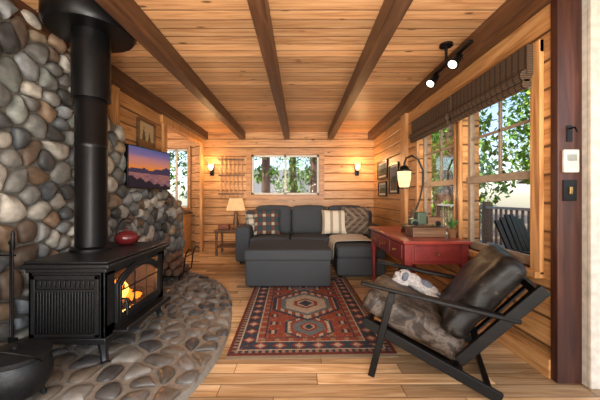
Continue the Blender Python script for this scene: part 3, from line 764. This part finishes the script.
b=MB(); b.box(.005,.12,-.045,.045,.02,.03,T=TM)
for q in ((.005,.12,-.045,-.038),(.005,.12,.038,.045),(.005,.012,-.038,.038),(.113,.12,-.038,.038)): b.box(*q,.03,.075,T=TM)
b.obj('bed',m_brown,tt,smooth=False)
for x in (-.09,.08):
    for y in (-.055,.043): MB().cyl(TM@Vector((x,y,.0262)),TM@Vector((x,y+.012,.0262)),.026,n=16).obj('wheel',m_black,tt)
for k,(c_,w_) in enumerate((((.12,.03,.02),.0),((.05,.08,.06),.01),((.20,.15,.09),-.005))):
    bk=MB(); bk.box(1.15+w_,1.37+w_,3.26,3.42,TZ+.001+.031*k,TZ+.03+.031*k,0,c_); bk.box(1.155+w_,1.372+w_,3.258,3.415,TZ+.004+.031*k,TZ+.027+.031*k,0,(.6,.54,.42))
    bk.obj('book',m_fab,label=['dark red hardback book at the bottom of the stack','green hardback book in the desk stack','tan hardback book on top of the stack'][k],cat='book',group='books stacked on the desk',smooth=False)
MB().lathe([(.03,0),(.045,.01),(.055,.07),(.038,.12),(.02,.14),(.026,.16)],(1.26,3.34,TZ+.096),20).obj('ceramic_jug',simple('brown_jug_glaze',(.13,.09,.055),.3),label='small brown ceramic jug on the stacked books',cat='jug')
# potted plant
pp=thing('potted_plant','small leafy green plant in a brown glazed pot','plant',(1.47,2.90,TZ))
MB().lathe([(.032,.001),(.045,.08),(.048,.085),(.042,.085),(.038,.07)],(1.47,2.90,TZ),20).obj('pot',simple('brown_glaze',(.18,.09,.04),.3),pp)
b=MB()
for k in range(60):
    a=U(0,6.28); l=U(.05,.11); s=.012; p=Vector((1.47,2.90,TZ+.08)); q=p+Vector((l*.55*math.cos(a),l*.75*math.sin(a),l*U(.5,1.2))); sd=Vector((-math.sin(a),math.cos(a),0))*s; mid=(p+q)/2+Vector((0,0,.015))
    kk=U(.6,1.4); b.add([p,mid+sd,q,mid-sd],[(0,1,2,3)],0,(.08*kk,.17*kk,.04*kk))
b.obj('foliage',m_leaf,pp,smooth=False)

# ------------------------------------------------------------ lounge chair
ch=thing('lounge_chair','black wood frame lounge chair with mottled leather cushions','chair',(.47,1.96,0),-.401)
for v in (0,.66):
    b=MB(); sd=(0,1,0)
    b.bar((-.06,v,.335),(.715,v,.018),.03,.062,sd); b.obj('seat_rail',m_blackwood,ch,bevel=.005,local=True)
    b=MB(); b.bar((.50,v+(-.031 if v==0 else .031),.20),(.905,v+(-.031 if v==0 else .031),.665),.03,.062,sd); b.obj('back_post',m_blackwood,ch,bevel=.005,local=True)
    b=MB(); s2=-.031 if v==0 else .031
    b.bar((.0,v+s2,.0),(.13,v+s2,.55),.03,.042,sd); b.obj('front_leg',m_blackwood,ch,bevel=.005,local=True)
    b=MB(); b.bar((-.065,v+s2*.6,.592),(.80,v+s2*.6,.475),.062,.026,sd); b.obj('armrest',m_blackwood,ch,bevel=.008,local=True)
for p,q,w_ in (((-.03,0,.315),(-.03,.66,.315),.05),((.50,0,.10),(.50,.66,.10),.05),((.88,-.04,.635),(.88,.70,.635),.05),((.60,0,.30),(.60,.66,.30),.05),((.66,0,.04),(.66,.66,.04),.04)):
    MB().bar(p,q,w_,.03,(0,0,1)).obj('crossbar',m_blackwood,ch,bevel=.004,local=True)
for k in range(5):
    v=.1+.115*k; MB().bar((0,v,.30),(.53,v,.10),.05,.01,(0,1,0)).obj('seat_strap',m_black,ch,local=True,smooth=False); MB().bar((.62,v,.30),(.89,v,.62),.05,.01,(0,1,0)).obj('back_strap',m_black,ch,local=True,smooth=False)
a=math.atan2(.317,.775)
MB().rbox((.235,.33,.335),(.64,.60,.15),.05,(0,0,.025),22,T=Matrix.Rotation(a,4,'Y'),wr=.018).obj('seat_cushion',m_leather,ch,local=True)
MB().rbox((.635,.33,.545),(.15,.60,.60),.06,(.035,0,.01),22,T=Matrix.Rotation(.66,4,'Y'),wr=.016).obj('back_cushion',m_leather2,ch,local=True)
# plush dog resting on the seat against the far arm
cT=Matrix.Translation((.47,1.96,0))@Matrix.Rotation(-.401,4,'Z')
PL=cT@Vector((.25,.54,.415))
pd=thing('plush_dog','pale grey plush dog resting on the leather chair seat','stuffed toy',PL)
TM=Matrix.Translation(PL)@Matrix.Rotation(-.401,4,'Z')@Matrix.Rotation(a*.9,4,'Y')@Matrix.Scale(.78,4)
m_pl=simple('pale_plush',(.40,.38,.37),.95,scale=60,var=.35,bs=.9); m_pl2=simple('grey_plush',(.13,.145,.18),.95,scale=60,var=.3,bs=.9)
b=MB(); b.ell((.05,0,.065),(.16,.085,.065),T=TM); b.ell((-.06,0,.085),(.09,.075,.07),T=TM); b.ell((-.15,-.01,.10),(.07,.065,.062),T=TM); b.ell((-.21,-.025,.085),(.042,.035,.03),T=TM)
for y in (-.06,.06): b.ell((-.17,y,.028),(.09,.03,.028),T=TM); b.ell((.15,y*1.4,.035),(.08,.04,.035),T=TM)
b.ell((.23,.0,.06),(.06,.02,.02),T=TM); b.obj('body',m_pl,pd,remesh=.008)
for s_ in (-1,1): MB().ell((-.14,s_*.066-.01,.105),(.03,.018,.05),T=TM).obj('ear',m_pl2,pd)
MB().ell((.06,-.005,.09),(.09,.07,.05),T=TM).obj('back_patch',m_pl2,pd)
MB().ell((-.25,-.03,.09),(.012,.014,.011),T=TM).obj('nose',m_black,pd)
for s_ in (-1,1): MB().ell((-.20,s_*.028-.02,.125),(.008,.008,.008),n=10,T=TM).obj('eye',m_black,pd)

# ------------------------------------------------------------ end table & lamp
et=thing('end_table','rustic brown wooden end table beside the sofa','table',(-1.42,6.1,0))
MB().box(-1.68,-1.16,5.85,6.35,.46,.50).obj('table_top',m_brown,et,bevel=.006)
MB().box(-1.65,-1.19,5.88,6.32,.15,.175).obj('shelf',m_brown,et,bevel=.004)
for x in (-1.64,-1.20):
    for y in (5.89,6.31): MB().tube([(x,y,0),(x,y,.25),(x,y,.46)],[.026,.022,.028],10).obj('leg',m_brown,et)
tl=thing('table_lamp','carved brown lamp with warm fabric shade','lamp',(-1.3,6.08,.5))
b=MB(); b.lathe([(.07,0),(.075,.03),(.055,.06),(.06,.12),(.05,.2),(.035,.25),(.045,.29),(.03,.34),(.01,.36),(.01,.42)],(-1.3,6.08,.501),20); b.obj('base',m_brown,tl)
b=MB(); b.lathe([(.19,.38),(.13,.62),(.12,.62),(.185,.38)],(-1.3,6.08,.501),28); b.obj('lamp_shade',emis('lit_linen_shade',(.90,.50,.22),1.15),tl)
light('table_lamp_light','POINT',(-1.3,5.85,1.28),2.5,(1,.65,.35),.05)
b=MB(); b.rbox((-1.53,6.05,.551),(.22,.16,.10),.02,n=6); b.obj('basket_box',simple('red_brown_wicker',(.20,.07,.04),.8,scale=80,bs=.5),label='small red-brown wicker box on the end table',cat='box')

# ------------------------------------------------------------ track light
tk=thing('track_spotlight','black ceiling spotlight bar with lit lamps','spotlight',(1.33,2.65,2.38))
MB().box(1.32,1.36,2.35,3.15,2.36,2.384).obj('rail',m_black,tk,bevel=.003,smooth=False)
b=MB(); b.lathe([(.012,0),(.012,.149),(.06,.150),(.06,.169)],(1.34,2.75,2.38),20); b.obj('canopy',m_black,tk)
for y in (2.55,2.98):
    dv=Vector((-.55,-.25,-.62)).normalized(); c=Vector((1.34,y,2.33))
    b=MB(); b.cyl((1.34,y,2.36),c,.008,n=8); b.tube([c-dv*.04,c-dv*.03,c+dv*.02,c+dv*.09],[.015,.032,.044,.052],18,caps=True); hd=b.obj('lamp_head',m_black,tk)
    b=MB(); b.cyl(c+dv*.0902,c+dv*.093,.036,n=20); b.obj('bulb',m_bulb,hd)
    light('spot_light','SPOT',c+dv*.12,25,(1,.82,.6),.04,rot=aim(dv),spot=70)
SP=1.845
sw=thing('light_switch','dark bronze light switch plate on the timber post','switch',(1.655,SP,1.12))
MB().rbox((1.655,SP-.004,1.19),(.085,.008,.13),.003,n=4).obj('plate',m_black,sw)
MB().rbox((1.655,SP-.011,1.19),(.02,.014,.045),.003,n=4).obj('toggle',m_brass,sw)
th=thing('thermostat','cream wall thermostat on the timber post','thermostat',(1.655,SP,1.3))
MB().rbox((1.655,SP-.010,1.37),(.095,.02,.14),.006,n=5).obj('body',m_white,th)
MB().rbox((1.655,SP-.021,1.39),(.06,.004,.04),.001,n=3).obj('display',simple('display_grey',(.25,.26,.22),.3),th)
hk=thing('wall_hook','black iron hook on the timber post','hook',(1.655,SP,1.47))
MB().rbox((1.655,SP-.003,1.54),(.035,.006,.10),.002,n=4).obj('plate',m_black,hk)
MB().tube([(1.655,SP-.006,1.57),(1.655,SP-.04,1.57),(1.655,SP-.055,1.54)],.005,8).obj('peg',m_black,hk)

# ------------------------------------------------------------ exterior
MB().box(-30,40,-20,60,-.9,-.8).obj('ground',simple('forest_floor',(.20,.14,.09),.95,scale=1.5,var=.5),kind=S,smooth=False)
MB().box(XR+.17,4.3,0,9,-.2,-.05).obj('floor_deck',planks('deck_planks',[(.12,.09,.07),(.19,.145,.11),(.26,.21,.16)],'Y','X',.14),kind=S,smooth=False)
e=thing('deck_railing','weathered grey wooden deck railing','railing',(4.1,4.5,-.05))
for z0,z1,x0 in ((.90,.95,4.05),(.12,.17,4.07)): MB().box(x0,8.2-x0,0,9,z0,z1).obj('rail',m_grey,e,smooth=False)
pr=MB().box(4.085,4.115,.1,.14,.17,.90).obj('baluster',m_brown,e,smooth=False)
for k in range(1,60):
    o=pr.copy(); o.location=(0,.15*k,0); o.parent=e; bpy.context.scene.collection.objects.link(o)
for y in (.05,2.2,4.4,6.6,8.9): MB().box(4.04,4.16,y-.05,y+.05,-.05,1.05).obj('post',m_brown,e,smooth=False)
dc=thing('deck_chair','dark slatted wooden patio chair on the deck','chair',(2.78,3.25,-.05),.5)
for k in range(6): MB().bar((-.24+.096*k,.25,.35),(-.26+.104*k,.48,1.0-.03*abs(k-2.5)),.08,.02,(1,0,0)).obj('back_slat',m_black,dc,local=True)
b=MB(); b.box(-.3,.3,-.3,.3,.33,.37); b.obj('seat',m_black,dc,local=True)
for x in (-.36,.28): MB().box(x,x+.08,-.35,.3,.58,.61).obj('armrest',m_black,dc,local=True)
for x in (-.31,.31):
    for y in (-.3,.26): MB().box(x-.03,x+.03,y-.03,y+.03,0,.58).obj('leg',m_black,dc,local=True)
def cabin(x0,x1,y0,y1,h,lab,mt,wins):
    e=thing('neighbor_cabin',lab,'house',((x0+x1)/2,(y0+y1)/2,-.8))
    MB().box(x0,x1,y0,y1,-.8,h).obj('walls',mt,e,smooth=False)
    b=MB(); ym=(y0+y1)/2
    b.add([(x0-.5,y0-.6,h-.1),(x1+.5,y0-.6,h-.1),(x1+.5,ym,h+1.8),(x0-.5,ym,h+1.8),(x0-.5,y1+.6,h-.1),(x1+.5,y1+.6,h-.1)],[(0,1,2,3),(3,2,5,4)])
    b.obj('roof',simple('grey_shingle_roof',(.22,.21,.2),.9,scale=30),e,smooth=False,solid=.12)
    for ax,p,a,c,z0,z1 in wins:
        b=MB(); g_=MB()
        if ax=='x':
            fr(b,p-.05,p,a,c,z0,z1,.1); g_.box(p-.02,p-.001,a+.1,c-.1,z0+.1,z1-.1)
        else:
            for q in ((a,c,z0,z0+.1),(a,c,z1-.1,z1),(a,a+.1,z0+.1,z1-.1),(c-.1,c,z0+.1,z1-.1)): b.box(q[0],q[1],p-.05,p,q[2],q[3])
            g_.box(a+.1,c-.1,p-.02,p-.001,z0+.1,z1-.1)
        b.obj('window_trim',m_white,e,smooth=False); g_.obj('window_pane',m_black,e,smooth=False)
cabin(11,13.5,5,14,2.0,'brown shingled neighbouring cabin with white window trim',simple('red_brown_siding',(.22,.09,.055),.9,scale=6,var=.3),[('x',11,6.6,8.2,.5,1.7),('x',11,9.6,11.4,.5,1.7)])
cabin(-7,2,20,23,1.3,'pale grey neighbouring cabin with white trim behind the trees',simple('pale_grey_siding',(.52,.47,.42),.9,scale=6,var=.2),[('y',20,-3,-1.6,.4,1.1),('y',20,-.4,1.2,.4,1.1)])
def tree(x,y,h,r,blobs,nl=2600,lean=0,lf=(.05,.13),bright=1):
    e=thing('tree','tall pine tree with brown bark outside the cabin','tree',(x,y,-.8),group='trees outside the cabin')
    MB().tube([(x,y,-.8),(x+lean*.3,y,h*.3),(x+lean,y,h)],[r*1.2,r,r*.5],12).obj('trunk',m_bark,e)
    b=MB()
    for bx_,by,bz,br in blobs:
        for _ in range(nl//len(blobs)):
            v=Vector((random.gauss(0,1),random.gauss(0,1),random.gauss(0,1))).normalized()*br*(R()**.4)
            p=Vector((bx_,by,bz))+Vector((v.x,v.y,v.z*.8)); s=U(*lf)
            a_=Vector((random.gauss(0,1),random.gauss(0,1),random.gauss(0,1))).normalized(); c_=a_.cross(Vector((0,0,1))).normalized()
            k=U(.5,1.5)*bright; cl=(.12*k,.24*k,.035*k) if R()<.7 else (.25*k,.36*k,.05*k)
            b.add([p-a_*s,p+c_*s*.5,p+a_*s,p-c_*s*.5],[(0,1,2,3)],0,cl)
    b.obj('foliage',m_leaf,e,smooth=False)['kind']='stuff'
tree(8.0,9.7,9,.26,[(8.0,9.9,3.2,1.4),(8.3,9.4,4.8,1.4),(7.7,9.3,2.2,1.0)],4200,bright=1.4)
tree(6.1,6.6,9,.15,[(6.3,6.2,3.0,1.2),(6.2,7.3,3.4,1.2),(5.8,6.6,4.4,1.3)],3600,bright=1.4)
tree(9.2,5.6,9,.26,[(9.2,5.9,3.3,1.5),(9.2,5.2,4.6,1.5),(9.2,5.6,1.6,1.2)],3600,bright=1.4)
tree(5.4,10.8,9,.18,[(5.4,11,3.0,1.2),(5.3,10.4,.3,.9),(5.3,11.2,2.0,1.0)],bright=1.4)
tree(7.2,15,10,.26,[(7,15,2.8,1.9),(7.2,15,5,1.9)],bright=1.4)
tree(18.6,13,14,.4,[(18.6,11,3,4.3),(18.6,15,5,4.3),(18.6,13,9,4)],5600,lf=(.2,.45))
tree(12,26,14,.4,[(12,25,3,5),(11,26,8,5)],5200,lf=(.2,.45))
tree(20,3,14,.4,[(20,2.5,4,4),(20,3,9,4)],3600,lf=(.2,.45))
tree(5.4,4.2,.1,.03,[(5.3,4.1,.25,.6),(5.2,3.4,.15,.5),(5.2,4.8,.3,.5)],2400,lf=(.04,.09),bright=1.4)
tree(-1.25,11,9,.15,[(-1.3,11.3,2.0,.5),(-1.5,11,3.2,.9)],900,bright=1.3)
tree(.65,13,9,.2,[(.6,13.3,2.1,.6),(1.0,13,3.2,.9)],900,bright=1.3)
tree(-.4,17,9,.2,[(-.5,17,1.7,1.0),(-.2,17,3.2,1.3)],1500,bright=1.3)
tree(-5,10.5,9,.2,[(-4.7,10.5,1.8,1.2),(-4.0,11.0,2.8,1)],900)

# ------------------------------------------------------------ light
w=bpy.data.worlds.new('World'); bpy.context.scene.world=w; w.use_nodes=True; t=w.node_tree; t.nodes.clear()
o=t.nodes.new('ShaderNodeOutputWorld'); bg=t.nodes.new('ShaderNodeBackground'); sk=t.nodes.new('ShaderNodeTexSky'); sk.sky_type='NISHITA'; sk.sun_disc=False; sk.sun_elevation=math.radians(45); sk.sun_rotation=2.0
t.links.new(sk.outputs[0],bg.inputs[0]); bg.inputs[1].default_value=.30; t.links.new(bg.outputs[0],o.inputs[0])
light('sun','SUN',(0,0,20),6.0,(1,.93,.82),.02,rot=aim((.62,.3,-.72)))
light('rear_fill_light','AREA',(-.2,-1.4,1.5),140,(1,.93,.84),(3.4,2.0),rot=(math.radians(90),0,0))  # added broad fill behind the camera, no window stands there
light('rear_fill_spot','SPOT',(-.9,-1.0,1.5),400,(1,.91,.80),.45,rot=aim((.7,7,.15)),spot=42)  # pair of added fill spots, lifting the far end of the room
light('rear_fill_spot','SPOT',(.9,-1.0,1.5),400,(1,.91,.80),.45,rot=aim((-.7,7,.15)),spot=42)
light('ceiling_fill_spot','SPOT',(0,-.6,.5),450,(1,.93,.84),.4,rot=aim((0,3.4,2.0)),spot=85)  # added fill aimed upward to brighten the ceiling, no fixture
light('nook_fill_light','POINT',(-3.3,5.0,2.2),60,(1,.86,.68),.15)  # unseen fill added to brighten the nook, without a fixture
sc=bpy.context.scene
sc.view_settings.view_transform='Standard'; sc.view_settings.look='None'; sc.view_settings.exposure=.22

cam=bpy.data.cameras.new('camera'); cam.lens=18; cam.sensor_width=36; cam.shift_y=-.005; cam.clip_start=.05; cam.clip_end=200
co=bpy.data.objects.new('camera',cam); co.location=(0,0,1.15); co.rotation_euler=(pi/2,0,0); bpy.context.scene.collection.objects.link(co); bpy.context.scene.camera=co
